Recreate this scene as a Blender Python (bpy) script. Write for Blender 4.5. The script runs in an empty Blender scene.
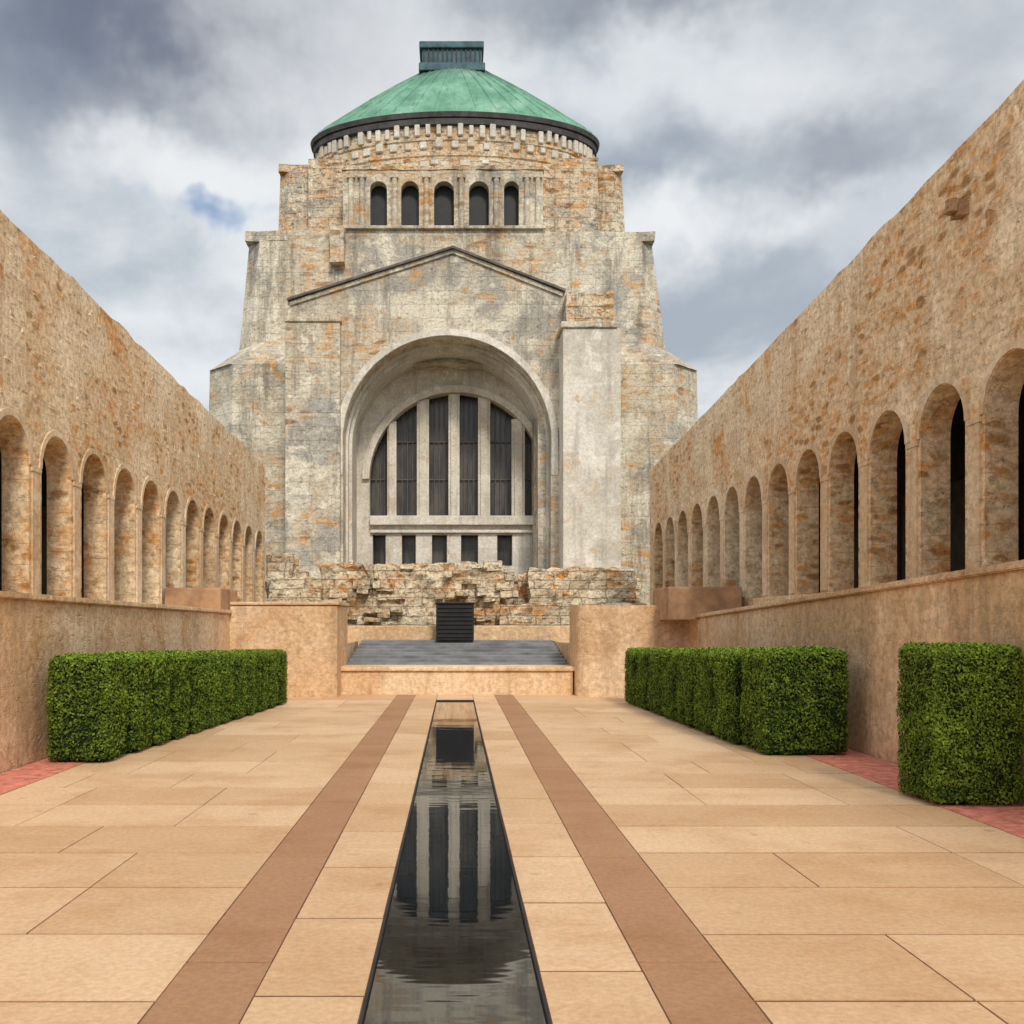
import bpy, bmesh, math, random
import numpy as np
from mathutils import Vector, Matrix, noise as mnoise
random.seed(4); np.random.seed(4)
S=bpy.context.scene
S.view_settings.view_transform='Standard'; S.view_settings.look='None'; S.view_settings.exposure=0
F=1000.0; CX=455.0; HY=622.0; EH=1.6
def PX(p,d): return (p-CX)*d/F
def PZ(q,d): return EH+(HY-q)*d/F

# ---------------------------------------------------------------- node helpers
class NT:
    def __init__(s,nt): s.t=nt
    def n(s,typ,ins=None,**kw):
        nd=s.t.nodes.new(typ)
        for k,v in kw.items(): setattr(nd,k,v)
        if ins:
            for k,v in ins.items():
                if hasattr(v,'is_output'): s.t.links.new(v,nd.inputs[k])
                else: nd.inputs[k].default_value=v
        return nd
    def math(s,op,a,b=0.0,c=False):
        return s.n('ShaderNodeMath',{0:a,1:b},operation=op,use_clamp=c).outputs[0]
    def mix(s,f,a,b,bt='MIX'):
        nd=s.t.nodes.new('ShaderNodeMix'); nd.data_type='RGBA'; nd.blend_type=bt
        for i,v in ((0,f),(6,a),(7,b)):
            if hasattr(v,'is_output'): s.t.links.new(v,nd.inputs[i])
            else:
                if i and len(v)==3: v=(*v,1)
                nd.inputs[i].default_value=v
        return nd.outputs[2]
    def ss(s,v,a,b,lo=0.0,hi=1.0):
        nd=s.n('ShaderNodeMapRange',{0:v,1:a,2:b,3:lo,4:hi},interpolation_type='SMOOTHSTEP'); return nd.outputs[0]
    def noise(s,vec,scale,detail=4,rough=.6,dist=0.0):
        nd=s.n('ShaderNodeTexNoise',{'Vector':vec,'Scale':scale,'Detail':detail,'Roughness':rough,'Distortion':dist}); return nd.outputs[0]
    def scale(s,vec,v):
        return s.n('ShaderNodeVectorMath',{0:vec,1:v},operation='MULTIPLY').outputs[0]
def newmat(name):
    m=bpy.data.materials.new(name); m.use_nodes=True
    nt=m.node_tree; nt.nodes.clear(); T=NT(nt)
    b=T.n('ShaderNodeBsdfPrincipled'); o=T.n('ShaderNodeOutputMaterial',{0:b.outputs[0]})
    return m,T,b
def link(T,a,b): T.t.links.new(a,b)
def setc(T,b,c):
    if hasattr(c,'is_output'): link(T,c,b.inputs['Base Color'])
    else: b.inputs['Base Color'].default_value=(*c,1)

def stone(name,base,light,rust,dark,bw=1.0,bh=.4,rustamt=.5,chip=(2.2,7.0),chipamt=.5,bump=.5,jointdark=.55,joint=.012,stain=.5,dist=.07,grey=None,pitd=.6,finea=.8):
    m,T,b=newmat(name)
    co=T.n('ShaderNodeTexCoord').outputs['Object']
    sp=T.n('ShaderNodeSeparateXYZ',{0:co})
    u=T.math('ADD',sp.outputs[0],sp.outputs[1])
    uv=T.n('ShaderNodeCombineXYZ',{0:u,1:sp.outputs[2]}).outputs[0]
    wn=T.n('ShaderNodeTexNoise',{'Vector':co,'Scale':1.6,'Detail':3}); wob=wn.outputs[1]
    wobs=T.n('ShaderNodeVectorMath',{0:wob,1:(-.5,-.5,-.5)},operation='ADD').outputs[0]
    wobs=T.scale(wobs,(.22,.10,0))
    uvw=T.n('ShaderNodeVectorMath',{0:uv,1:wobs},operation='ADD').outputs[0]
    br=T.n('ShaderNodeTexBrick',{'Vector':uvw,'Color1':(0.1,0.1,0.1,1),'Color2':(.95,.95,.95,1),'Mortar':(.5,.5,.5,1),'Scale':1.0,'Mortar Size':joint,'Mortar Smooth':.5,'Bias':0,'Brick Width':bw,'Row Height':bh},offset_frequency=3,squash=.7,squash_frequency=3)
    tone=br.outputs['Color']; jf=br.outputs['Fac']
    big=T.noise(co,.24,4,.65,.5); med=T.noise(co,1.0,6,.72,.5); fine=T.noise(co,11,3,.75)
    ve=T.n('ShaderNodeTexVoronoi',{'Vector':T.scale(uvw,(chip[0],chip[1],1)),'Scale':1.0,'Randomness':1.0},feature='F1')
    cellc=T.n('ShaderNodeSeparateColor',{0:ve.outputs['Color']}).outputs[0]; vd=ve.outputs['Distance']
    z1=T.math('ADD',T.math('MULTIPLY',big,.6),T.math('MULTIPLY',med,.4))
    c=T.mix(T.ss(z1,.44,.56),light,base)
    if grey: c=T.mix(T.ss(T.noise(co,.42,5,.7,.4),.48,.60,0,.85),c,grey)
    c=T.mix(T.math('MULTIPLY',T.ss(tone,.5,.95),.28),c,tuple(x*.66 for x in base))
    jm=T.math('MULTIPLY',jf,T.ss(med,.62,.40,.25,1.0))
    rm=T.ss(z1,.60-rustamt*.16,.65-rustamt*.14)
    rc=T.mix(cellc,rust,light)
    rc=T.mix(T.ss(cellc,.75,.9),rc,tuple(x*.5 for x in rust))
    rc=T.mix(T.ss(vd,.35,.7,0,.8),rc,light)
    c=T.mix(T.math('MULTIPLY',rm,chipamt+.3,True),c,rc)
    c=T.mix(T.ss(med,.575,.65,0,.7),c,rust)
    c=T.mix(T.ss(med,.36,.43,.7,0),c,tuple(min(1,x*1.1) for x in light))
    c=T.mix(finea,c,T.mix(T.ss(fine,.3,.7),(.62,.60,.57),(1.28,1.27,1.25)),'MULTIPLY')
    st=T.noise(T.scale(co,(1.3,1.3,.13)),1.0,5,.75)
    c=T.mix(T.math('MULTIPLY',T.ss(st,.50,.68),stain),c,dark)
    c=T.mix(T.ss(st,.45,.32,0,.3),c,light)
    pit=T.noise(T.scale(co,(2.0,2.0,4.5)),2.0,4,.8)
    c=T.mix(T.ss(pit,.58,.68,0,pitd),c,dark)
    c=T.mix(T.math('MULTIPLY',jm,jointdark),c,dark)
    setc(T,b,c); b.inputs['Roughness'].default_value=.92; b.inputs['Specular IOR Level'].default_value=.15
    h=T.math('ADD',T.math('MULTIPLY',fine,.4),T.math('MULTIPLY',jf,-.35))
    h=T.math('SUBTRACT',h,T.math('MULTIPLY',T.ss(pit,.52,.70),.7))
    bp=T.n('ShaderNodeBump',{'Height':h,'Strength':bump,'Distance':dist}); link(T,bp.outputs[0],b.inputs['Normal'])
    return m

M_grey=stone('pale_weathered_stone',(.46,.385,.28),(.70,.635,.51),(.62,.32,.115),(.15,.125,.10),1.7,.55,.58,(1.3,4.5),.38,.6,.34,.016,.62,grey=(.35,.33,.295),pitd=.5,finea=.65)
M_drum=stone('ochre_weathered_stone',(.52,.38,.235),(.70,.60,.45),(.64,.29,.08),(.12,.10,.08),1.3,.45,.85,(1.5,4.0),.5,.9,.35,.018,.55,grey=(.38,.355,.31),pitd=.65)
M_smooth=stone('dressed_stone',(.58,.53,.445),(.72,.67,.585),(.58,.42,.27),(.25,.225,.19),2.2,.8,.0,(1,4),.1,.3,.14,.008,.45,pitd=.25,finea=.45)
M_clo=stone('cloister_sandstone',(.68,.445,.225),(.86,.68,.46),(.66,.285,.07),(.27,.155,.08),.9,.3,.78,(3.6,9.0),.40,.6,.16,.008,.30,.05,pitd=.45)
M_low=stone('terrace_sandstone',(.70,.475,.275),(.82,.62,.41),(.62,.36,.17),(.32,.21,.13),2.4,.9,.05,(2.5,8),.15,.4,.10,.004,.45,pitd=.25,finea=.6)
M_jamb=stone('cream_jamb_stone',(.68,.49,.30),(.80,.64,.45),(.62,.38,.20),(.30,.20,.13),1.2,.62,.0,(2.5,8),.1,.3,.25,.008,.35,pitd=.25,finea=.5)
M_rub=stone('rubble_stone',(.56,.42,.25),(.76,.65,.48),(.64,.27,.06),(.07,.058,.045),.9,.3,.9,(1.8,4.5),.65,.9,.55,.02,.35,.10)

def simple(name,col,rough=.8,var=.25,sc=3,bump=.2,metal=0,spec=.3):
    m,T,b=newmat(name); co=T.n('ShaderNodeTexCoord').outputs['Object']
    n=T.noise(co,sc,4,.65)
    c=T.mix(T.ss(n,.3,.7),tuple(x*(1-var) for x in col),tuple(min(1,x*(1+var)) for x in col))
    setc(T,b,c); b.inputs['Roughness'].default_value=rough; b.inputs['Metallic'].default_value=metal; b.inputs['Specular IOR Level'].default_value=spec
    bp=T.n('ShaderNodeBump',{'Height':T.noise(co,sc*8,3,.7),'Strength':bump,'Distance':.02}); link(T,bp.outputs[0],b.inputs['Normal'])
    return m
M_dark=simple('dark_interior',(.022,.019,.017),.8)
M_planter=simple('brown_planter_stone',(.42,.25,.14),.9,.3,2,.4)
M_bronze=simple('dark_bronze_panel',(.05,.04,.03),.5,.5,4)
M_frame=simple('window_bar_metal',(.12,.10,.08),.6)
M_cornice=simple('lead_cornice',(.13,.115,.10),.8,.4,2)
M_black=simple('black_metal',(.018,.018,.02),.5)
M_greystone=simple('slate_paving',(.20,.205,.21),.75,.3,1.5)
M_rim=simple('dark_patina_rim',(.055,.05,.05),.7,.4,2)
M_cap=simple('teal_patina_cap',(.05,.11,.13),.6,.4,1.5)
M_red=simple('red_brick_gravel',(.70,.25,.17),.95,.3,8,.6)
M_joint=simple('paving_joint_mortar',(.17,.095,.05),.95)
M_pool=simple('pool_lining',(.03,.032,.035),.6)
M_ground=simple('dry_grass',(.10,.11,.05),.95,.4,.5,.5)

M_glass,T,b=newmat('dark_window_glass'); 
co=T.n('ShaderNodeTexCoord').outputs['Object']
setc(T,b,T.mix(T.ss(T.noise(T.scale(co,(1.5,1.5,.3)),1.4,4,.6),.35,.65),(.020,.018,.017),(.10,.088,.075))); b.inputs['Roughness'].default_value=.3
bp=T.n('ShaderNodeBump',{'Height':T.noise(co,1.2,3),'Strength':.3,'Distance':.05}); link(T,bp.outputs[0],b.inputs['Normal'])
M_water,T,b=newmat('pool_water'); setc(T,b,(.012,.016,.018)); b.inputs['Roughness'].default_value=.03; b.inputs['IOR'].default_value=2.4
co=T.n('ShaderNodeTexCoord').outputs['Object']
bp=T.n('ShaderNodeBump',{'Height':T.noise(T.scale(co,(1.2,4.5,1)),1.0,2),'Strength':.07,'Distance':.02}); link(T,bp.outputs[0],b.inputs['Normal'])
M_cop,T,b=newmat('green_copper_patina')
co=T.n('ShaderNodeTexCoord').outputs['Object']
n=T.noise(co,.9,5,.65); n2=T.noise(T.scale(co,(3,3,.5)),1.3,4,.7)
c=T.mix(T.ss(n,.35,.65),(.09,.24,.15),(.18,.38,.26)); c=T.mix(T.ss(n2,.5,.75,0,.7),c,(.06,.125,.09)); c=T.mix(T.ss(n,.6,.72,0,.55),c,(.38,.45,.33))
spz=T.n('ShaderNodeSeparateXYZ',{0:co}).outputs[2]
c=T.mix(T.math('MULTIPLY',T.ss(spz,26.8,28.2),.6),c,(.07,.12,.11))
setc(T,b,c); b.inputs['Roughness'].default_value=.6
def pav(name,c0,c1):
    m,T,b=newmat(name); co=T.n('ShaderNodeTexCoord').outputs['Object']
    at=T.n('ShaderNodeAttribute',attribute_name='tone').outputs['Fac']
    n=T.noise(co,1.1,5,.65); f=T.noise(co,26,4,.75); st=T.noise(T.scale(co,(.6,2.5,1)),1.2,4,.7)
    c=T.mix(at,c0,c1); c=T.mix(T.ss(n,.4,.75,0,.65),c,tuple(x*y for x,y in zip(c0,(.82,.70,.58))))
    c=T.mix(T.ss(st,.52,.72,0,.3),c,tuple(min(1,x*1.12) for x in c1))
    c=T.mix(.6,c,T.mix(T.ss(f,.3,.7),(.76,.73,.70),(1.14,1.14,1.14)),'MULTIPLY')
    sp=T.noise(co,5,3,.5); c=T.mix(T.ss(sp,.65,.78,0,.45),c,(.28,.17,.10))
    setc(T,b,c); b.inputs['Roughness'].default_value=.6; b.inputs['Specular IOR Level'].default_value=.3
    bp=T.n('ShaderNodeBump',{'Height':T.math('ADD',f,T.math('MULTIPLY',n,2)),'Strength':.3,'Distance':.01}); link(T,bp.outputs[0],b.inputs['Normal'])
    return m
M_tile=pav('sandstone_paving',(.66,.425,.235),(.81,.565,.345))
M_band=pav('brown_paving_band',(.42,.22,.11),(.48,.27,.145))
M_leaf,T,b=newmat('hedge_leaf')
at=T.n('ShaderNodeAttribute',attribute_name='tone').outputs['Fac']
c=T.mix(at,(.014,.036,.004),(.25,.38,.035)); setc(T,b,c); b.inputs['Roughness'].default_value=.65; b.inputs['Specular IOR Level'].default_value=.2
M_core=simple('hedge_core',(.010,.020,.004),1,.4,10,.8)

# ---------------------------------------------------------------- mesh helpers
def mkobj(name,me,mat=None,parent=None):
    o=bpy.data.objects.new(name,me); S.collection.objects.link(o)
    if mat: 
        me.materials.clear(); me.materials.append(mat)
    if parent: o.parent=parent
    return o
def empty(name):
    e=bpy.data.objects.new(name,None); S.collection.objects.link(e); return e
def from_bm(bm,name,mat,parent=None,smooth=False,recalc=True):
    if recalc: bmesh.ops.recalc_face_normals(bm,faces=bm.faces[:])
    me=bpy.data.meshes.new(name); bm.to_mesh(me); bm.free()
    if smooth: me.polygons.foreach_set('use_smooth',[True]*len(me.polygons))
    return mkobj(name,me,mat,parent)
def hexa(bm,b4,t4):
    v=[bm.verts.new(p) for p in b4+t4]
    for f in ((0,1,2,3),(4,5,6,7),(0,1,5,4),(1,2,6,5),(2,3,7,6),(3,0,4,7)): bm.faces.new([v[i] for i in f])
def boxbm(bm,x0,x1,y0,y1,z0,z1):
    hexa(bm,[(x0,y0,z0),(x1,y0,z0),(x1,y1,z0),(x0,y1,z0)],[(x0,y0,z1),(x1,y0,z1),(x1,y1,z1),(x0,y1,z1)])
def box(name,x0,x1,y0,y1,z0,z1,mat,parent=None,bev=0.0):
    bm=bmesh.new(); boxbm(bm,x0,x1,y0,y1,z0,z1)
    if bev: bmesh.ops.bevel(bm,geom=bm.edges[:],offset=bev,segments=2,affect='EDGES',profile=.6)
    return from_bm(bm,name,mat,parent)
def rough_box(name,x0,x1,y0,y1,z0,z1,mat,parent=None,step=.3,amp=.06,freq=1.2,seed=0):
    bm=bmesh.new(); boxbm(bm,x0,x1,y0,y1,z0,z1)
    bmesh.ops.recalc_face_normals(bm,faces=bm.faces[:])
    while True:
        es=[e for e in bm.edges if e.calc_length()>step*1.5]
        if not es: break
        bmesh.ops.subdivide_edges(bm,edges=es,cuts=1,use_grid_fill=True)
        if len(bm.verts)>60000: break
    for v in bm.verts:
        n=mnoise.noise_vector(v.co*freq+Vector((seed,seed,0)))+.5*mnoise.noise_vector(v.co*freq*3.1)
        v.co+=n*amp
    return from_bm(bm,name,mat,parent)
def plate(name,outer,holes,a,bb,mat,parent=None,plane='XZ',mat2=None):
    cu=bpy.data.curves.new(name,'CURVE'); cu.dimensions='2D'; cu.fill_mode='BOTH'; cu.extrude=abs(bb-a)/2
    for pts in [outer]+holes:
        s=cu.splines.new('POLY'); s.points.add(len(pts)-1)
        for i,p in enumerate(pts): s.points[i].co=(p[0],p[1],0,1)
        s.use_cyclic_u=True
    o=bpy.data.objects.new('tmp',cu); S.collection.objects.link(o)
    dg=bpy.context.evaluated_depsgraph_get(); dg.update()
    me=bpy.data.meshes.new_from_object(o.evaluated_get(dg)); bpy.data.objects.remove(o)
    mid=(a+bb)/2
    if plane=='XZ': M=Matrix(((1,0,0,0),(0,0,1,mid),(0,1,0,0),(0,0,0,1)))
    else: M=Matrix(((0,0,1,mid),(1,0,0,0),(0,1,0,0),(0,0,0,1)))
    me.transform(M)
    bm=bmesh.new(); bm.from_mesh(me); bmesh.ops.remove_doubles(bm,verts=bm.verts[:],dist=1e-4)
    bmesh.ops.recalc_face_normals(bm,faces=bm.faces[:])
    for f in bm.faces: f.material_index=0; f.smooth=False
    if mat2:
        bm.normal_update()
        for f in bm.faces:
            nn=f.normal.x if plane!='XZ' else f.normal.y
            if abs(nn)<.5 and f.calc_center_median().z<4.9: f.material_index=1
    bm.to_mesh(me); bm.free()
    me.name=name
    o=mkobj(name,me,mat,parent)
    if mat2: me.materials.append(mat2)
    return o
def archpts(cx,cz,r,zb,n=24):
    pts=[(cx-r,zb)]
    for i in range(n+1):
        a=math.pi-math.pi*i/n; pts.append((cx+r*math.cos(a),cz+r*math.sin(a)))
    pts.append((cx+r,zb)); return pts
def frustum(name,b,t,z0,z1,ch,mat,parent=None,chs=(1,1)):
    def ring(q,z):
        x0,x1,y0,y1=q; cl=max(ch*chs[0],.01); cr=max(ch*chs[1],.01)
        return [(x0+cl,y0,z),(x1-cr,y0,z),(x1,y0+cr,z),(x1,y1-cr,z),(x1-cr,y1,z),(x0+cl,y1,z),(x0,y1-cl,z),(x0,y0+cl,z)]
    bm=bmesh.new(); A=[bm.verts.new(p) for p in ring(b,z0)]; B=[bm.verts.new(p) for p in ring(t,z1)]
    for i in range(8): bm.faces.new([A[i],A[(i+1)%8],B[(i+1)%8],B[i]])
    bm.faces.new(A); bm.faces.new(B)
    return from_bm(bm,name,mat,parent)
def revolve(name,prof,cx,cy,ratio,n,mat,parent=None):
    bm=bmesh.new(); rings=[]
    for r,z in prof:
        rings.append([bm.verts.new((cx+r*math.cos(2*math.pi*i/n),cy+r*ratio*math.sin(2*math.pi*i/n),z)) for i in range(n)])
    for A,B in zip(rings,rings[1:]):
        for i in range(n): bm.faces.new([A[i],A[(i+1)%n],B[(i+1)%n],B[i]])
    bm.faces.new(rings[0]); bm.faces.new(rings[-1])
    return from_bm(bm,name,mat,parent)

# ---------------------------------------------------------------- ground, paving, pool
box('ground',-1500,1500,-1500,1500,-.8,-.3,M_ground)
pv=empty('paving')
PW=.386; YE=20.6; XR=4.97
bm=bmesh.new()
for sg in(-1,1):
    xs=sorted((sg*PW,sg*4.9)); boxbm(bm,xs[0],xs[1],-6,22.4,-.295,-.004)
boxbm(bm,-PW+.001,PW-.001,YE,22.39,-.294,-.005)
from_bm(bm,'mortar_bed',M_joint,pv)
def tiles(name,rects,mat,tv=1.0):
    vs=[];fs=[];tone=[]
    for (x0,x1,y0,y1) in rects:
        gx=random.uniform(.003,.006); gy=random.uniform(.008,.017)*(1 if tv==1 else .5); t=.5+(random.random()-.5)*tv; z=random.uniform(0,.0015)
        k=len(vs)
        vs+=[(x0+gx,y0+gy,-.006),(x1-gx,y0+gy,-.006),(x1-gx,y1-gy,-.006),(x0+gx,y1-gy,-.006)]
        vs+=[(x0+gx,y0+gy,z),(x1-gx,y0+gy,z),(x1-gx,y1-gy,z),(x0+gx,y1-gy,z)]
        fs.append((k+4,k+5,k+6,k+7))
        for i in range(4):
            j=(i+1)%4; fs.append((k+i,k+j,k+4+j,k+4+i))
        tone+=[t]*8
    me=bpy.data.meshes.new(name); me.from_pydata(vs,[],fs)
    a=me.attributes.new('tone','FLOAT','POINT'); a.data.foreach_set('value',tone)
    return mkobj(name,me,mat,pv)
R=[];Rb=[]
rows=[4.22+.905*k for k in range(-11,19)]
rows=[r for r in rows if r<21.0]+[22.3]
for k,(a,bq) in enumerate(zip(rows,rows[1:])):
    for sg in(-1,1):
        off={0:0,1:.0,2:.55}[k%3] if sg<0 else {0:.5,1:0,2:0}[k%3]
        xs=[1.262]+[x for x in (2.2+off,3.45+off*.6) if x<4.0]+[4.2]
        if random.random()<.3: xs.pop(1)
        for p,q in zip(xs,xs[1:]):
            R.append((min(sg*p,sg*q),max(sg*p,sg*q),a,bq))
r2=[-5.8+1.12*k for k in range(24)]+[22.3]
r2=[r for r in r2 if r<21.2]+[22.3]
for a,bq in zip(r2,r2[1:]):
    for sg in(-1,1):
        R.append((min(sg*PW,sg*.86),max(sg*PW,sg*.86),a+(.3 if sg>0 and a>r2[0] else 0),bq+(.3 if sg>0 and bq<22 else 0)))
r3=[-5.8+2.1*k for k in range(13)]+[22.3]
for a,bq in zip(r3,r3[1:]):
    for sg in(-1,1): Rb.append((min(sg*.86,sg*1.262),max(sg*.86,sg*1.262),a,bq))
R.append((-PW,PW,YE,22.3))
tiles('sandstone_slabs',R,M_tile); tiles('brown_bands',Rb,M_band,.5)
bm=bmesh.new(); boxbm(bm,-4.78,-4.2,-6,21.2,-.012,.006); boxbm(bm,4.2,XR-.02,-6,21.2,-.012,.006)
from_bm(bm,'red_brick_border',M_red)
pool=empty('reflecting_pool')
bm=bmesh.new(); boxbm(bm,-PW+.002,PW-.002,-5.9,YE-.002,-.29,-.27)
boxbm(bm,-PW+.001,-PW+.012,-5.9,YE,-.28,-.006); boxbm(bm,PW-.012,PW-.001,-5.9,YE,-.28,-.006); boxbm(bm,-PW+.013,PW-.013,YE-.012,YE-.001,-.28,-.006)
from_bm(bm,'pool_basin',M_pool,pool)
bm=bmesh.new(); vv=[bm.verts.new(p) for p in((-PW+.011,-5.9,-.03),(PW-.011,-5.9,-.03),(PW-.011,YE-.011,-.03),(-PW+.011,YE-.011,-.03))]; bm.faces.new(vv)
from_bm(bm,'water_surface',M_water,pool,recalc=False)

# ---------------------------------------------------------------- cloisters
TH=.38
def cloister(sg,name,xl,low0,low1,h_ledge,top,yend,first,nar,aw,atop):
    e=empty(name); L=6.0
    def lin(p,q,y): return p[1]+(q[1]-p[1])*(y-p[0])/(q[0]-p[0])
    xi=L+.02
    ys=(-7,22.2)
    a,bq=sorted((sg*xl,sg*xi))
    za,zb=lin(low0,low1,ys[0]),lin(low0,low1,ys[1])
    bm=bmesh.new(); hexa(bm,[(a,ys[0],-.29),(bq,ys[0],-.29),(bq,ys[1],-.29),(a,ys[1],-.29)],[(a,ys[0],za),(bq,ys[0],za),(bq,ys[1],zb),(a,ys[1],zb)])
    from_bm(bm,'terrace_wall',M_low,e)
    a,bq=sorted((sg*(xl-.05),sg*(xl+.35)))
    bm=bmesh.new(); n=14
    for k in range(n):
        ya=ys[0]+(ys[1]-ys[0])*k/n; yb=ys[0]+(ys[1]-ys[0])*(k+1)/n-.008
        z0=za+(zb-za)*k/n+.003; z1=za+(zb-za)*(k+1)/n+.003; d=random.uniform(-.006,.006)
        hexa(bm,[(a+d,ya,z0),(bq,ya,z0),(bq,yb,z1),(a+d,yb,z1)],[(a+d,ya,z0+.075+d),(bq,ya,z0+.075),(bq,yb,z1+.075),(a+d,yb,z1+.075+d)])
    bmesh.ops.bevel(bm,geom=bm.edges[:],offset=.015,segments=2,affect='EDGES')
    from_bm(bm,'coping',M_low,e)
    box('terrace_far',*sorted((sg*(L-.3),sg*(L+.03))),22.21,yend,-.29,zb,M_low,e)
    y0=-7
    nt=90; tp=[]
    for k in range(nt+1):
        y=yend+(y0-yend)*k/nt; tp.append((y,lin(*top,y)+mnoise.noise(Vector((y*1.3,sg*5,0)))*.06+mnoise.noise(Vector((y*4.3,sg*5,3)))*.04))
    outer=[(y0,-.2),(yend,-.2)]+tp
    cs=[first+1.555*k for k in range(-14,nar)]
    cs=[c for c in cs if c-aw/2>y0+.2 and c+aw/2<yend-.25]
    r=aw/2; zb_=h_ledge
    holes=[archpts(c,atop-r,r,zb_+.02,14) for c in cs]
    plate('arcade_wall',outer,holes,sg*L,sg*(L+TH),M_clo,e,'YZ',M_jamb)
    for c in cs:
        ro=r+.10
        ring=archpts(c,atop-r,ro,atop-r,14)[1:-1]+archpts(c,atop-r,r+.012,atop-r,14)[1:-1][::-1]
        plate('archivolt',ring,[],sg*(L-.02),sg*(L-.001),M_jamb,e,'YZ')
    bm=bmesh.new()
    for c in cs:
        ym=c+1.555/2
        if ym>yend-.3: continue
        a,bq=sorted((sg*(L-.02),sg*(L-.001)))
        boxbm(bm,a,bq,ym-.13,ym+.13,zb_+.05,atop-r-.08)
        boxbm(bm,sorted((sg*(L-.03),sg*(L-.0015)))[0],sorted((sg*(L-.03),sg*(L-.0015)))[1],ym-.16,ym+.16,atop-r-.077,atop-r-.01)
    from_bm(bm,'imposts',M_jamb,e)
    bm=bmesh.new()
    for k in range(480):
        y=random.uniform(-3,yend-.5); z=random.uniform(atop+.2,lin(*top,y)-.1)
        w=random.uniform(.06,.24); h=random.uniform(.025,.07); t=random.uniform(.004,.014)
        a,bq=sorted((sg*(L-t),sg*(L+.02))); boxbm(bm,a,bq,y,y+w,z,z+h)
    bmesh.ops.bevel(bm,geom=bm.edges[:],offset=.010,segments=1,affect='EDGES')
    from_bm(bm,'projecting_stones',M_clo,e)
    xi=L+TH+.001
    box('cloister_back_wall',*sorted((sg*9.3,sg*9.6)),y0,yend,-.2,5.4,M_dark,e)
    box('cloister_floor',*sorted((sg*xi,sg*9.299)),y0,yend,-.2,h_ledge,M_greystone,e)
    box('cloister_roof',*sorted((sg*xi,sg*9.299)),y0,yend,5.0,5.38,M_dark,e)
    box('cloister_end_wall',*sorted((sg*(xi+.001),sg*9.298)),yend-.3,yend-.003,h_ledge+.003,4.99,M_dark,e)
    bm=bmesh.new()
    for c in cs: 
        a,bq=sorted((sg*9.24,sg*9.298)); boxbm(bm,a,bq,c-.55,c+.55,h_ledge+.3,4.2)
    from_bm(bm,'bronze_panels',M_bronze,e)
    return e
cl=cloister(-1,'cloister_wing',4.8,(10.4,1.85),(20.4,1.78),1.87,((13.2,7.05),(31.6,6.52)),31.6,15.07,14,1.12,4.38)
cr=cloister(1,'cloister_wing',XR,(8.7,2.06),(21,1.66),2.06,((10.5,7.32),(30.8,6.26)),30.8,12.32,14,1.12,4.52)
def gargoyle(y,z,sg):
    e=empty('stone_gargoyle')
    rough_box('bracket',*sorted((sg*5.88,sg*6.02)),y-.10,y+.10,z-.09,z+.08,M_planter,e,.04,.03,5)
    rough_box('head',*sorted((sg*5.78,sg*5.9)),y-.07,y+.07,z-.03,z+.11,M_planter,e,.035,.035,7)
gargoyle(11.75,6.45,1)

bl=empty('terrace_pier')
box('pier_body',-5.0,-2.5,21.3,23.3,-.29,1.96,M_low,bl,.05); box('pier_cap',-5.03,-2.46,21.26,23.33,1.963,2.03,M_low,bl,.02)
br=empty('terrace_pier')
bm=bmesh.new(); boxbm(bm,2.63,5.03,21.3,23.3,-.29,1.96)
ee=[e for e in bm.edges if abs(e.verts[0].co.x-2.63)<.01 and abs(e.verts[1].co.x-2.63)<.01 and abs(e.verts[0].co.y-e.verts[1].co.y)<.01]
bmesh.ops.bevel(bm,geom=ee,offset=.35,segments=8,affect='EDGES',profile=.5)
from_bm(bm,'pier_body',M_low,br)
for x0,x1,y0,y1,z0,z1 in((-5.93,-4.78,20.4,22.0,1.76,2.30),(4.35,5.86,20.4,22.0,1.66,2.32)):
    e=empty('stone_planter'); box('planter_body',x0,x1,y0,y1,z0-.02,z1,M_planter,e,.03); box('planter_soil',x0+.1,x1-.1,y0+.1,y1-.1,z1-.02,z1+.004,M_dark,e)
st=empty('stone_steps')
box('front_riser',-2.56,2.6,22.0,22.9,-.29,.52,M_low,st,.02); box('step_nosing',-2.6,2.64,21.93,22.92,.523,.62,M_low,st,.03)
box('slate_landing',-2.6,2.6,22.92,23.6,-.2,.66,M_greystone,st,.01)
for k in range(7):
    y=23.6+k*.5; box('slate_step',-2.5,2.62,y,y+.5,-.2,.66+.065*(k+1),M_greystone,st,.012)
box('upper_kerb',-3.3,3.4,27.12,27.6,-.2,1.50,M_low,st,.03)
box('cheek',-3.6,-2.62,23.31,27.1,-.2,1.10,M_low,st,.03); box('cheek',2.64,3.6,23.31,27.1,-.2,1.10,M_low,st,.03)
vb=empty('vent_housing')
box('vent_body',-.50,.50,26.4,27.1,1.12,2.08,M_black,vb,.01)
bm=bmesh.new()
for k in range(8): boxbm(bm,-.46,.46,26.36,26.399,1.2+k*.11,1.245+k*.11)
from_bm(bm,'louvres',M_black,vb)
box('vent_cap',-.53,.53,26.35,27.12,2.083,2.12,M_black,vb,.01)
rt=empty('rubble_terrace')
D=34
rough_box('base_mass',PX(262,D),PX(645,D),34.6,39.0,-.2,PZ(578,D),M_rub,rt,.22,.16,1.2)
rough_box('mid_mass',PX(322,33.5),PX(502,33.5),33.4,37.5,-.2,PZ(566,33.5),M_rub,rt,.16,.22,1.6,3)
rough_box('right_mass',PX(530,33.5),PX(638,33.5),33.6,37.5,-.2,PZ(569,33.5),M_rub,rt,.18,.15,1.4,5)
rough_box('left_mass',PX(284,33),PX(322,33),33.0,35.5,-.2,PZ(577,33),M_rub,rt,.2,.13,1.3,6)
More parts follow.
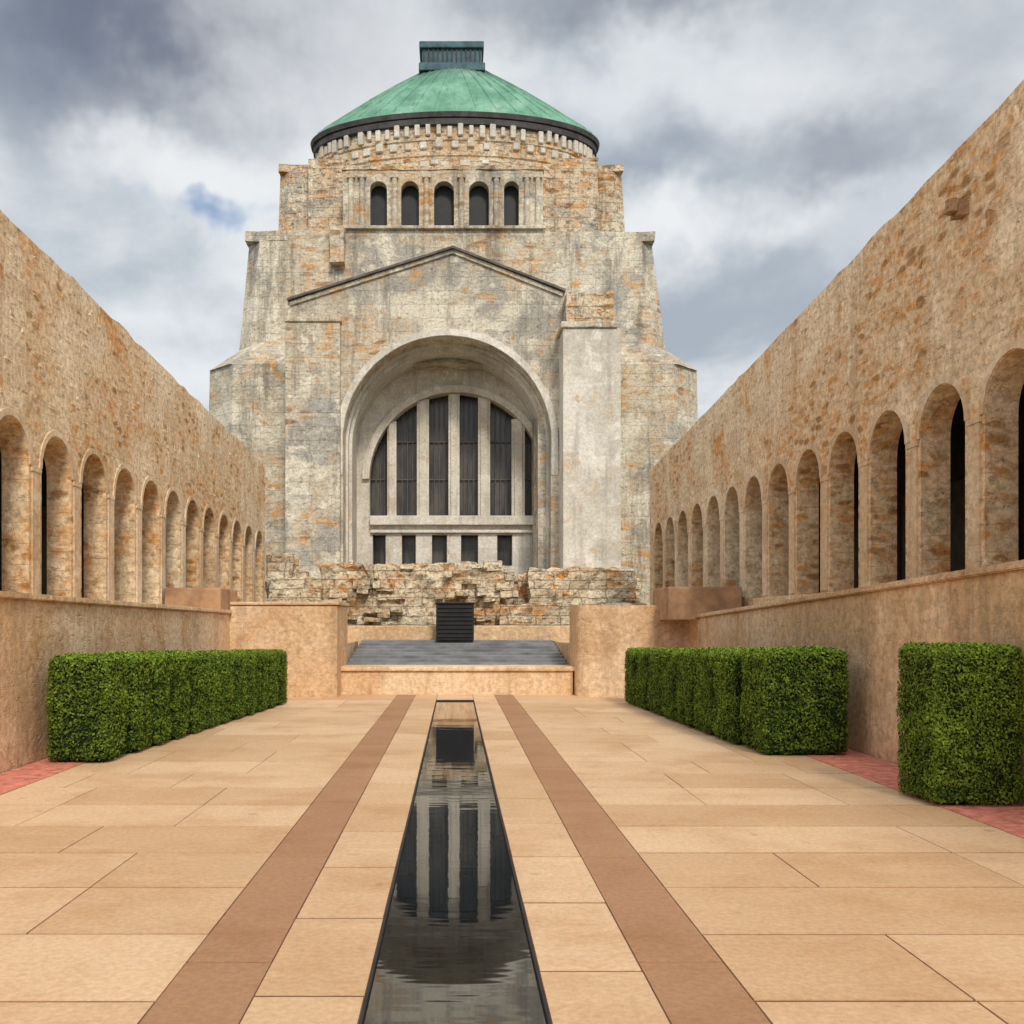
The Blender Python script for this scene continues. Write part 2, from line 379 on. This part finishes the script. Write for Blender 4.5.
rough_box('left_mass',PX(266,33.6),PX(290,33.6),33.6,35.5,-.2,PZ(556,33.6),M_rub,rt,.2,.18,1.3,9)
rough_box('parapet',PX(266,32.5),PX(345,32.5),32.5,32.9,-.2,PZ(600,32.5),M_rub,rt,.2,.1,1.3,8)
rough_box('parapet',PX(500,32.5),PX(645,32.5),32.5,32.9,-.2,PZ(604,32.5),M_rub,rt,.2,.1,1.3,8)
for i in range(110):
    w=random.uniform(.15,.65); h=random.uniform(.08,.36)
    x=random.uniform(PX(270,33),PX(632,33)); lv=random.random()
    mid=PX(322,33.5)<x<PX(500,33.5)
    if lv<.45: z=(PZ(567,33.5) if mid else PZ(579,34))-h*.4; yy=random.uniform(33.5,34.6)if mid else random.uniform(34.6,35.6)
    else: z=random.uniform(1.6,3.1); yy=33.25 if mid else 34.4
    rough_box('loose_stone',x,x+w,yy-random.uniform(0,.3),yy+.7,z,z+h,M_rub,rt,.10,.06,2.4,i*3.1)

# ---------------------------------------------------------------- memorial building
mb=empty('memorial_building')
def fr(nm,D,xb,xt,yb,yt,back,ch,mat=M_grey,inset=.3):
    zt=PZ(yt,D) 
    return frustum(nm,(PX(xb[0],D),PX(xb[1],D),D,back),(PX(xt[0],D),PX(xt[1],D),D+inset,back-inset),yb,zt,ch,mat,mb)
xl,xr,xm=PX(288,40),PX(565,40),PX(453,40)
xL,xR=-10.84,10.74; zt=PZ(362,42)
frustum('base_tier',(xL,xl+1.25,42,62),(xL+.15,xl+1.25,42.3,61.7),-.2,zt,1.3,M_grey,mb,(1,0))
frustum('base_tier',(xr-1.05,xR,42,62),(xr-1.05,xR-.2,42.3,61.7),-.2,zt,1.3,M_grey,mb,(0,1))
box('base_tier_core',xl+1.26,xr-1.06,47,61.5,-.2,zt,M_grey,mb)
frustum('base_tier_shoulder',(xL+.17,xR-.22,42.33,61.6),(PX(238,43.4),PX(668,43.4),43.5,60.8),zt+.002,PZ(338,43),1.1,M_grey,mb)
fr('second_tier',44,(236,669),(245,656),PZ(350,44),238,60,.6)
rough_box('second_tier_parapet',PX(245,44.3),PX(655,44.3),44.32,60,PZ(238,44)+.002,PZ(231,44.3),M_grey,mb,.40,.08,.9,4)
fr('third_tier',46.5,(275,629),(278,624),PZ(232,44)-.5,170,58,.5,M_drum,inset=.15)
rough_box('third_tier_parapet',PX(279,46.7),PX(623,46.7),46.7,58,PZ(170,46.5)+.002,PZ(164,46.7),M_drum,mb,.40,.09,.9,7)
def bk(x0,x1,y0q,y1q,D,dep,mat=M_grey):
    rough_box('corner_block',PX(x0,D),PX(x1,D),D,D+dep,PZ(y1q,D),PZ(y0q,D),mat,mb,.3,.06,.9,x0)
bk(308,345,158,232,46.1,4,M_drum); bk(541,598,158,232,46.1,4,M_drum)
bk(330,344,226,262,43.7,3)
cxD=PX(455,48.5); ratio=3.3/6.9
revolve('drum',[(6.62,18.3),(6.62,22.7),(6.74,22.75),(6.74,22.95),(6.6,23.0),(6.6,23.42),(6.7,23.46),(6.7,23.58),(6.5,23.6),(6.5,24.6)],cxD,48.5,ratio,72,M_drum,mb)
def ringblocks(nm,cnt,r,z,dims,mat,jit=0,skip=0):
    bm=bmesh.new()
    for i in range(cnt):
        if random.random()<skip: continue
        a=2*math.pi*(i+.5)/cnt; c=Vector((cxD+r*math.cos(a),48.5+r*ratio*math.sin(a),z+random.uniform(-jit,jit)))
        s=1+random.uniform(-jit,jit)*3
        m=Matrix.Translation(c)@Matrix.Rotation(math.atan2(math.sin(a)/ratio,math.cos(a))+random.uniform(-jit,jit),4,'Z')@Matrix.Diagonal((dims[0]*s,dims[1]*s,dims[2]*s,1))
        bmesh.ops.create_cube(bm,size=1,matrix=m)
    bmesh.ops.bevel(bm,geom=bm.edges[:],offset=.03,segments=1,affect='EDGES')
    from_bm(bm,nm,mat,mb)
ringblocks('eave_corbels',84,6.58,23.86,(.32,.22,.5),M_smooth,.07,.05)
ringblocks('frieze_rosettes',58,6.66,23.2,(.22,.30,.30),M_smooth,.07,.08)
ringblocks('frieze_stones',90,6.62,22.4,(.14,.34,.20),M_smooth,.16,.35)
revolve('eave_soffit',[(6.5,24.10),(6.85,24.14),(6.85,24.40),(6.5,24.42)],cxD,48.5,ratio,96,M_rim,mb)
revolve('eave_rim',[(6.55,24.43),(6.95,24.45),(7.0,24.66),(6.6,24.72)],cxD,48.5,ratio,96,M_rim,mb)
prof=[(6.97,24.68),(6.8,24.84),(5.9,25.45),(4.8,26.2),(3.8,26.85),(2.8,27.45),(2.0,27.9),(1.65,28.12)]
revolve('copper_roof',prof,cxD,48.5,ratio,96,M_cop,mb)
bm=bmesh.new()
for i in range(44):
    a=2*math.pi*i/44
    for (r0,z0),(r1,z1) in zip(prof[1:-1],prof[2:]):
        def P(r,z,dn,w):
            return (cxD+r*math.cos(a)-w*math.sin(a),48.5+ratio*r*math.sin(a)+w*math.cos(a),z+dn)
        w=.03
        hexa(bm,[P(r0,z0,-.05,-w),P(r0,z0,-.05,w),P(r1,z1,-.05,w),P(r1,z1,-.05,-w)],[P(r0,z0,.05,-w),P(r0,z0,.05,w),P(r1,z1,.05,w),P(r1,z1,.05,-w)])
from_bm(bm,'standing_seams',M_cop,mb)
x0,x1=PX(421,47.8),PX(483,47.8)
box('roof_cap_base',x0-.1,x1+.1,47.55,49.4,27.85,28.22,M_cap,mb,.04)
box('roof_cap_lantern',x0+.05,x1-.05,47.75,49.2,28.223,28.95,M_cap,mb,.02)
box('roof_cap_top',x0-.08,x1+.04,47.6,49.35,28.953,29.27,M_cap,mb,.05)
bm=bmesh.new()
for k in range(13):
    x=x0+.15+k*(x1-x0-.3)/12; boxbm(bm,x-.03,x+.03,47.69,47.749,28.24,28.94)
from_bm(bm,'lantern_louvres',M_rim,mb)
D=44.3
wh=[]
for a,bq in((370,387),(401,419),(434,454),(469,489),(504,519)):
    p0,p1=PX(a,D),PX(bq,D); r=(p1-p0)/2; wh.append(archpts((p0+p1)/2,PZ(181,D)-r,r,PZ(226,D),12))
plate('drum_window_wall',[(PX(343,D),18.2),(PX(543,D),18.2),(PX(543,D),PZ(170,D)),(PX(343,D),PZ(170,D))],wh,44.3,44.8,M_grey,mb)
box('drum_window_dark',PX(344,D),PX(542,D),44.85,44.95,18.3,PZ(172,D),M_black,mb)
box('drum_window_body',PX(343,D),PX(543,D),44.951,47,18.2,PZ(170,D),M_drum,mb)
rough_box('drum_panel_cornice',PX(342,44.25),PX(544,44.25),44.25,46.6,PZ(170,D)+.003,PZ(165,44.2),M_drum,mb,.3,.06,1.5)
box('drum_panel_sill',PX(340,44.1),PX(546,44.1),44.1,44.299,PZ(230,D),PZ(227,D),M_grey,mb,.03)
bm=bmesh.new()
zc0,zc1=PZ(227,44.2),PZ(178,44.2)
for xx in(351,362,394.5,426.5,461.5,496.5,527,538):
    x=PX(xx,44.2); bmesh.ops.create_cone(bm,cap_ends=True,segments=12,radius1=.13,radius2=.115,depth=zc1-zc0,matrix=Matrix.Translation((x,44.24,(zc0+zc1)/2)))
    boxbm(bm,x-.18,x+.18,44.12,44.299,zc1+.001,zc1+.14)
from_bm(bm,'drum_colonnettes',M_grey,mb)

# portal
D=40
C0=(PX(447,D),PZ(440,D)); R0=104*.04
outer=[(PX(288,D),-.2),(PX(565,D),-.2),(PX(565,D),PZ(293,D)),(PX(453,D),PZ(250,D)),(PX(288,D),PZ(302,D))]
plate('portal_wall',outer,[archpts(C0[0],C0[1],R0,0.2,40)],40,41,M_grey,mb)
for nm,x0,x1 in(('portal_side',xl,xl+1.2),('portal_side',xr-1.0,xr)):
    box(nm,x0+.003,x1,41.001,46,-.2,PZ(303,D)-.01,M_grey,mb)
bm=bmesh.new()
for (xa,za,xb,zb) in((xl,PZ(302,D),xm,PZ(250,D)),(xm,PZ(250,D),xr,PZ(293,D))):
    hexa(bm,[(xa,39.78,za+.01),(xb,39.78,zb+.01),(xb,44.5,zb+.01),(xa,44.5,za+.01)],[(xa,39.78,za+.10),(xb,39.78,zb+.10),(xb,44.5,zb+.10),(xa,44.5,za+.10)])
from_bm(bm,'raking_cornice',M_cornice,mb)
bm=bmesh.new()
for (xa,za,xb,zb) in((xl+.1,PZ(302,D),xm,PZ(250,D)),(xm,PZ(250,D),xr-.1,PZ(293,D))):
    hexa(bm,[(xa,39.9,za-.16),(xb,39.9,zb-.16),(xb,39.995,zb-.16),(xa,39.995,za-.16)],[(xa,39.9,za+.0),(xb,39.9,zb+.0),(xb,39.995,zb),(xa,39.995,za)])
from_bm(bm,'cornice_bed',M_grey,mb)
def ringpts(c,r,y,zb=.2,n=48): return [(p[0],y,p[1]) for p in archpts(c[0],c[1],r,zb,n)]
Wd=43.6; W0=Wd-.2; CW=(PX(456,Wd),PZ(480,Wd)); RW=86*Wd/F
seq=[(C0,R0,41.0),(C0,R0-.10,41.001),(C0,R0-.10,41.4),(C0,R0-.22,41.401),(C0,R0-.22,W0+.01)]
bm=bmesh.new(); prev=None
for c,r,y in seq:
    cur=[bm.verts.new(p) for p in ringpts(c,r,y)]
    if prev:
        for i in range(len(cur)-1): bm.faces.new([prev[i],prev[i+1],cur[i+1],cur[i]])
    prev=cur
from_bm(bm,'vault',M_smooth,mb,smooth=False)
o=archpts(C0[0],C0[1],R0+.28,C0[1]-1.4,40); i_=archpts(C0[0],C0[1],R0+.02,C0[1]-1.4,40)
plate('archivolt',o+i_[::-1],[],39.95,39.999,M_smooth,mb)
hl=[archpts(CW[0],CW[1],RW,PZ(516,Wd),40)]
for a,bq in((373,386),(402,416),(432,447),(461,478),(497,512),(532,542)):
    x0,x1=PX(a,Wd),PX(bq,Wd); hl.append([(x0,PZ(566,Wd)),(x0,PZ(535,Wd)),(x1,PZ(535,Wd)),(x1,PZ(566,Wd))])
o=archpts(C0[0],C0[1],R0-.1,-.2,40)
plate('window_wall',o,hl,W0,W0+.5,M_smooth,mb)
o=archpts(CW[0],CW[1],RW+.30,PZ(516,Wd),40)[1:-1]; i_=archpts(CW[0],CW[1],RW+.0,PZ(516,Wd),40)[1:-1]
plate('window_surround',o+i_[::-1],[],W0-.2,W0-.001,M_smooth,mb)
box('window_glass',CW[0]-RW-.1,CW[0]+RW+.1,W0+.8,W0+.9,.2,CW[1]+RW+.1,M_glass,mb)
box('transom_ledge',PX(371,Wd),PX(542,Wd),W0-.35,W0-.01,PZ(526,Wd),PZ(517,Wd),M_smooth,mb,.04)
box('transom_ledge_low',PX(371,Wd),PX(542,Wd),W0-.2,W0-.01,PZ(534,Wd)+.02,PZ(531,Wd)+.02,M_smooth,mb,.03)
bm=bmesh.new()
for xx,w in((392,9),(423,12),(454,11),(484,12),(518,13)):
    x=PX(xx,Wd); hw=w*Wd/F/2; h=math.sqrt(max(0,RW**2-(x-CW[0])**2)); z1=CW[1]+h-.02
    z0=PZ(517,Wd); boxbm(bm,x-hw,x+hw,W0+.05,W0+.55,z0,z1+.05)
    boxbm(bm,x-hw*.55,x+hw*.55,W0-.05,W0+.049,z0,z1-.05)
from_bm(bm,'stone_mullions',M_smooth,mb)
bm=bmesh.new()
for (a,bq) in((371,388),(396,418),(429,449),(459,479),(490,512),(524,541)):
    x0,x1=PX(a,Wd)-.1,PX(bq,Wd)+.1
    for q in (440,478):
        z=PZ(q,Wd); boxbm(bm,x0,x1,W0+.68,W0+.74,z-.03,z+.03)
    for t in(.3,.5,.7):
        xm_=x0+(x1-x0)*t; boxbm(bm,xm_-.018,xm_+.018,W0+.67,W0+.73,PZ(516,Wd),PZ(398,Wd))
from_bm(bm,'glazing_bars',M_frame,mb)
def pier(nm,x0,x1,q0,D,back,mat=M_grey):
    box(nm,PX(x0,D),PX(x1,D),D,back,-.2,PZ(q0,D),mat,mb,.05)
pier('left_pilaster',285,340,322,39.7,39.998)
box('left_pilaster_cap',PX(284,39.6),PX(341,39.6),39.62,39.997,PZ(322,39.7)+.003,PZ(316,39.6),M_grey,mb,.05)
pier('right_pilaster',563,621,328,38.6,43.0,M_smooth)
box('right_pilaster_cap',PX(561,38.5),PX(618,38.5),38.5,43.1,PZ(328,38.6)+.003,PZ(321,38.5),M_grey,mb,.05)
rough_box('right_attic',PX(567,39),PX(614,39),39.2,43,PZ(322,39),PZ(291,39),M_drum,mb,.3,.09,1.2,2)

# ---------------------------------------------------------------- hedges
def hedge(segs,dens,leaf=.028):
    e=empty('hedge')
    bmc=bmesh.new(); P=[];N=[];TN=[]
    for si,(cx,cy,hx,hy,h) in enumerate(segs):
        bb=bmesh.new(); hexa(bb,[(cx-hx+.04,cy-hy+.04,0),(cx+hx-.04,cy-hy+.04,0),(cx+hx-.04,cy+hy-.04,0),(cx-hx+.04,cy+hy-.04,0)],[(cx-hx+.04,cy-hy+.04,h-.04),(cx+hx-.04,cy-hy+.04,h-.04),(cx+hx-.04,cy+hy-.04,h-.04),(cx-hx+.04,cy+hy-.04,h-.04)])
        bmesh.ops.bevel(bb,geom=bb.edges[:],offset=.07,segments=2,affect='EDGES')
        me=bpy.data.meshes.new('t'); bb.to_mesh(me); bb.free(); bmc.from_mesh(me); bpy.data.meshes.remove(me)
        st_=random.uniform(-.07,.07)
        faces=[((0,-1,0),2*hx*h),((0,1,0),2*hx*h),((-1,0,0),2*hy*h),((1,0,0),2*hy*h),((0,0,1),4*hx*hy)]
        for nrm,A in faces:
            k=int(A*dens*(1 if nrm!=(0,1,0) else .5)); u=np.random.uniform(-1,1,(k,2))
            p=np.zeros((k,3))
            if nrm[1]: p[:,0]=u[:,0]*hx; p[:,1]=nrm[1]*hy; p[:,2]=(u[:,1]+1)/2*h
            elif nrm[0]: p[:,1]=u[:,0]*hy; p[:,0]=nrm[0]*hx; p[:,2]=(u[:,1]+1)/2*h
            else: p[:,0]=u[:,0]*hx; p[:,1]=u[:,1]*hy; p[:,2]=h
            rr=.11; q=p.copy(); q[:,2]-=h/2
            lim=np.array([hx-rr,hy-rr,h/2-rr]); cl_=np.clip(q,-lim,lim); d=q-cl_; ln=np.linalg.norm(d,axis=1,keepdims=True)+1e-6
            q=cl_+d/ln*rr; nv=d/ln; q[:,2]+=h/2
            dep=np.random.uniform(-.045,.012,(k,1)); q+=nv*dep
            cl2=np.array([mnoise.noise(Vector((a[0]+cx,a[1]+cy,a[2]))*3.2) for a in q])
            cl3=np.array([mnoise.noise(Vector((a[0]+cx,a[1]+cy,a[2]))*11) for a in q])
            q+=nv*(cl2*.024+cl3*.014)[:,None]
            groove_shade=np.clip((np.abs(q[:,1])-(hy-.14))/.14,0,1) if len(segs)>1 else 0
            q[:,0]+=cx; q[:,1]+=cy; q[:,2]=np.maximum(q[:,2],.01)
            P.append(q);N.append(nv)
            t=.47+st_+dep[:,0]*6+cl2*.26+cl3*.35+np.random.uniform(-.24,.24,k)+.14*nv[:,2]+.14*(q[:,2]/h-.5)-.22*groove_shade  # leaf tone carries painted shade: darker grooves and depths, lighter tops
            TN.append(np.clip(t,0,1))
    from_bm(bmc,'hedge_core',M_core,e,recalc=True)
    P=np.vstack(P);N=np.vstack(N);TN=np.concatenate(TN);k=len(P)
    nn=N+np.random.normal(0,.5,(k,3)); nn/=np.linalg.norm(nn,axis=1,keepdims=True)
    r=np.random.normal(0,1,(k,3)); a=np.cross(nn,r); a/=np.linalg.norm(a,axis=1,keepdims=True); b_=np.cross(nn,a)
    s=leaf*np.random.uniform(.6,1.2,(k,1))
    V=np.stack([P-a*s,P+b_*s*.5,P+a*s,P-b_*s*.5],1).reshape(-1,3)
    me=bpy.data.meshes.new('leaves'); me.vertices.add(4*k); me.vertices.foreach_set('co',V.ravel())
    me.loops.add(4*k); me.loops.foreach_set('vertex_index',np.arange(4*k,dtype=np.int32))
    me.polygons.add(k); me.polygons.foreach_set('loop_start',np.arange(0,4*k,4,dtype=np.int32)); me.polygons.foreach_set('loop_total',np.full(k,4,dtype=np.int32))
    me.update(calc_edges=True)
    at=me.attributes.new('tone','FLOAT','POINT'); at.data.foreach_set('value',np.repeat(TN,4).astype(np.float32))
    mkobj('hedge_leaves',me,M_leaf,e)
segs=[(-4.26,11.27+.36,.36,.36,1.22)]
y=12.07
for l in [.66]*11:
    t=(y-11.2)/8.0; xc=-3.90+ t*.62
    segs.append((xc-.36,y+l/2,.36,l/2-.0,1.23-.19*t+random.uniform(-.012,.012))); y+=l+.035
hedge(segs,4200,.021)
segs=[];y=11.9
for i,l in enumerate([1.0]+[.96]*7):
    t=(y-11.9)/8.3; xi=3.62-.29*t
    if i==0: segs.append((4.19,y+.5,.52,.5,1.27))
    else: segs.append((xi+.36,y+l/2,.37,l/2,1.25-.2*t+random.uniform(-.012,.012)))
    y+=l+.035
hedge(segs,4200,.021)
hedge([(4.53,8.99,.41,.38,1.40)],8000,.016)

# ---------------------------------------------------------------- world
W=bpy.data.worlds.new('World'); S.world=W; W.use_nodes=True
W.node_tree.nodes.clear(); T=NT(W.node_tree)
el,az=math.radians(38),math.radians(168)
sky=T.n('ShaderNodeTexSky'); sky.sky_type='NISHITA'; sky.sun_disc=False; sky.sun_elevation=el; sky.sun_rotation=az
dr=T.n('ShaderNodeTexCoord').outputs['Generated']
sp=T.n('ShaderNodeSeparateXYZ',{0:dr})
den=T.math('ADD',T.math('MAXIMUM',sp.outputs[2],0.0),.35)
u=T.math('DIVIDE',sp.outputs[0],den); v=T.math('DIVIDE',sp.outputs[1],den)
pl=T.n('ShaderNodeCombineXYZ',{0:u,1:v,2:0.0}).outputs[0]
n1=T.noise(T.n('ShaderNodeVectorMath',{0:pl,1:(3.1,1.7,0)},operation='ADD').outputs[0],1.9,6,.55,.3)
n2=T.noise(pl,5.0,6,.58,.2)
wob=T.n('ShaderNodeTexNoise',{'Vector':dr,'Scale':4.5,'Detail':5,'Roughness':.58}).outputs[1]
wob=T.scale(T.n('ShaderNodeVectorMath',{0:wob,1:(-.5,-.5,-.5)},operation='ADD').outputs[0],(.40,.40,.22))
dw=T.n('ShaderNodeVectorMath',{0:dr,1:wob},operation='ADD').outputs[0]
def blob(p,q,r0,r1,sx=1.0,sz=1.0,soft=dw):
    c=Vector(((p-CX)/F,1,(HY-q)/F)).normalized()
    d=T.n('ShaderNodeVectorMath',{0:soft,1:tuple(c)},operation='SUBTRACT').outputs[0]
    d=T.scale(d,(1/sx,1,1/sz)); l=T.n('ShaderNodeVectorMath',{0:d},operation='LENGTH').outputs['Value']
    return T.ss(l,r0,r1,1,0)
base=T.mix(T.ss(n1,.36,.58),(4.0,4.6,5.3,1),(8.2,8.5,8.7,1))
base=T.mix(T.ss(n2,.42,.70,0,.55),base,(4.3,4.9,5.6,1))
for (p,q,r0,r1,sx,sz,f,col) in [(140,35,.02,.22,1.5,.55,.95,(1.5,1.75,2.4)),(20,110,.02,.18,1,.6,.6,(2.4,2.9,3.7)),(640,-10,.02,.13,1.7,.40,.85,(2.3,2.6,3.2)),
        (810,150,.01,.15,1.4,.36,.75,(2.9,3.2,3.8)),(970,30,.02,.16,1.4,.5,.45,(3.6,4.0,4.6)),(740,310,.02,.18,1.2,.5,.4,(4.3,4.8,5.4)),(60,260,.02,.15,1.2,.5,.5,(3.9,4.5,5.2)),
        (330,110,.02,.17,.9,.9,.7,(8.6,8.8,9.0)),(190,175,.02,.12,1,.4,.8,(9.2,9.3,9.4)),(690,225,.02,.13,1.3,.4,.9,(9.4,9.5,9.6)),(150,340,.02,.13,1.4,.6,.8,(9.0,9.2,9.4)),(700,90,.02,.14,1.6,.35,.6,(8.6,8.8,9.1)),(940,230,.02,.14,1.2,.4,.6,(8.8,9.0,9.3)),(720,380,.02,.12,1.2,.4,.7,(9.0,9.2,9.4))]:
    base=T.mix(T.math('MULTIPLY',blob(p,q,r0,r1,sx,sz),f),base,(*col,1))
hole=blob(190,215,.005,.05,1.3,.36)
skyc=T.mix(.5,sky.outputs[0],(2.4,4.2,7.4,1))
base=T.mix(T.math('MULTIPLY',hole,.85),base,skyc)
base=T.mix(.05,base,sky.outputs[0])
# extra brightness added to the unseen sky, overhead and behind, lighting the walls
unseen_gain=T.math('MAXIMUM',T.ss(sp.outputs[1],.55,-.1,1.0,1.6),T.ss(sp.outputs[2],.62,.85,1.0,1.5))
base=T.n('ShaderNodeVectorMath',{0:base,3:1.0},operation='SCALE'); link(T,unseen_gain,base.inputs[3]); base=base.outputs[0]
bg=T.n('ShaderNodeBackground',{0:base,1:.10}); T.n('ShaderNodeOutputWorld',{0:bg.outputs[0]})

sl=bpy.data.lights.new('sun','SUN'); sl.energy=2.2; sl.angle=math.radians(10); sl.color=(1,.92,.80)
so=bpy.data.objects.new('sun',sl); S.collection.objects.link(so)
dirv=Vector((math.sin(az)*math.cos(el), math.cos(az)*math.cos(el), math.sin(el)))
so.rotation_euler=dirv.to_track_quat('Z','Y').to_euler()

cam=bpy.data.cameras.new('camera'); cam.sensor_width=36; cam.lens=36*F/1024; cam.clip_end=5000; cam.clip_start=.05
cam.shift_x=(512-CX)/1024; cam.shift_y=(HY-512)/1024
co_=bpy.data.objects.new('camera',cam); S.collection.objects.link(co_); co_.location=(0,0,EH); co_.rotation_euler=(math.radians(90),0,0)
S.camera=co_
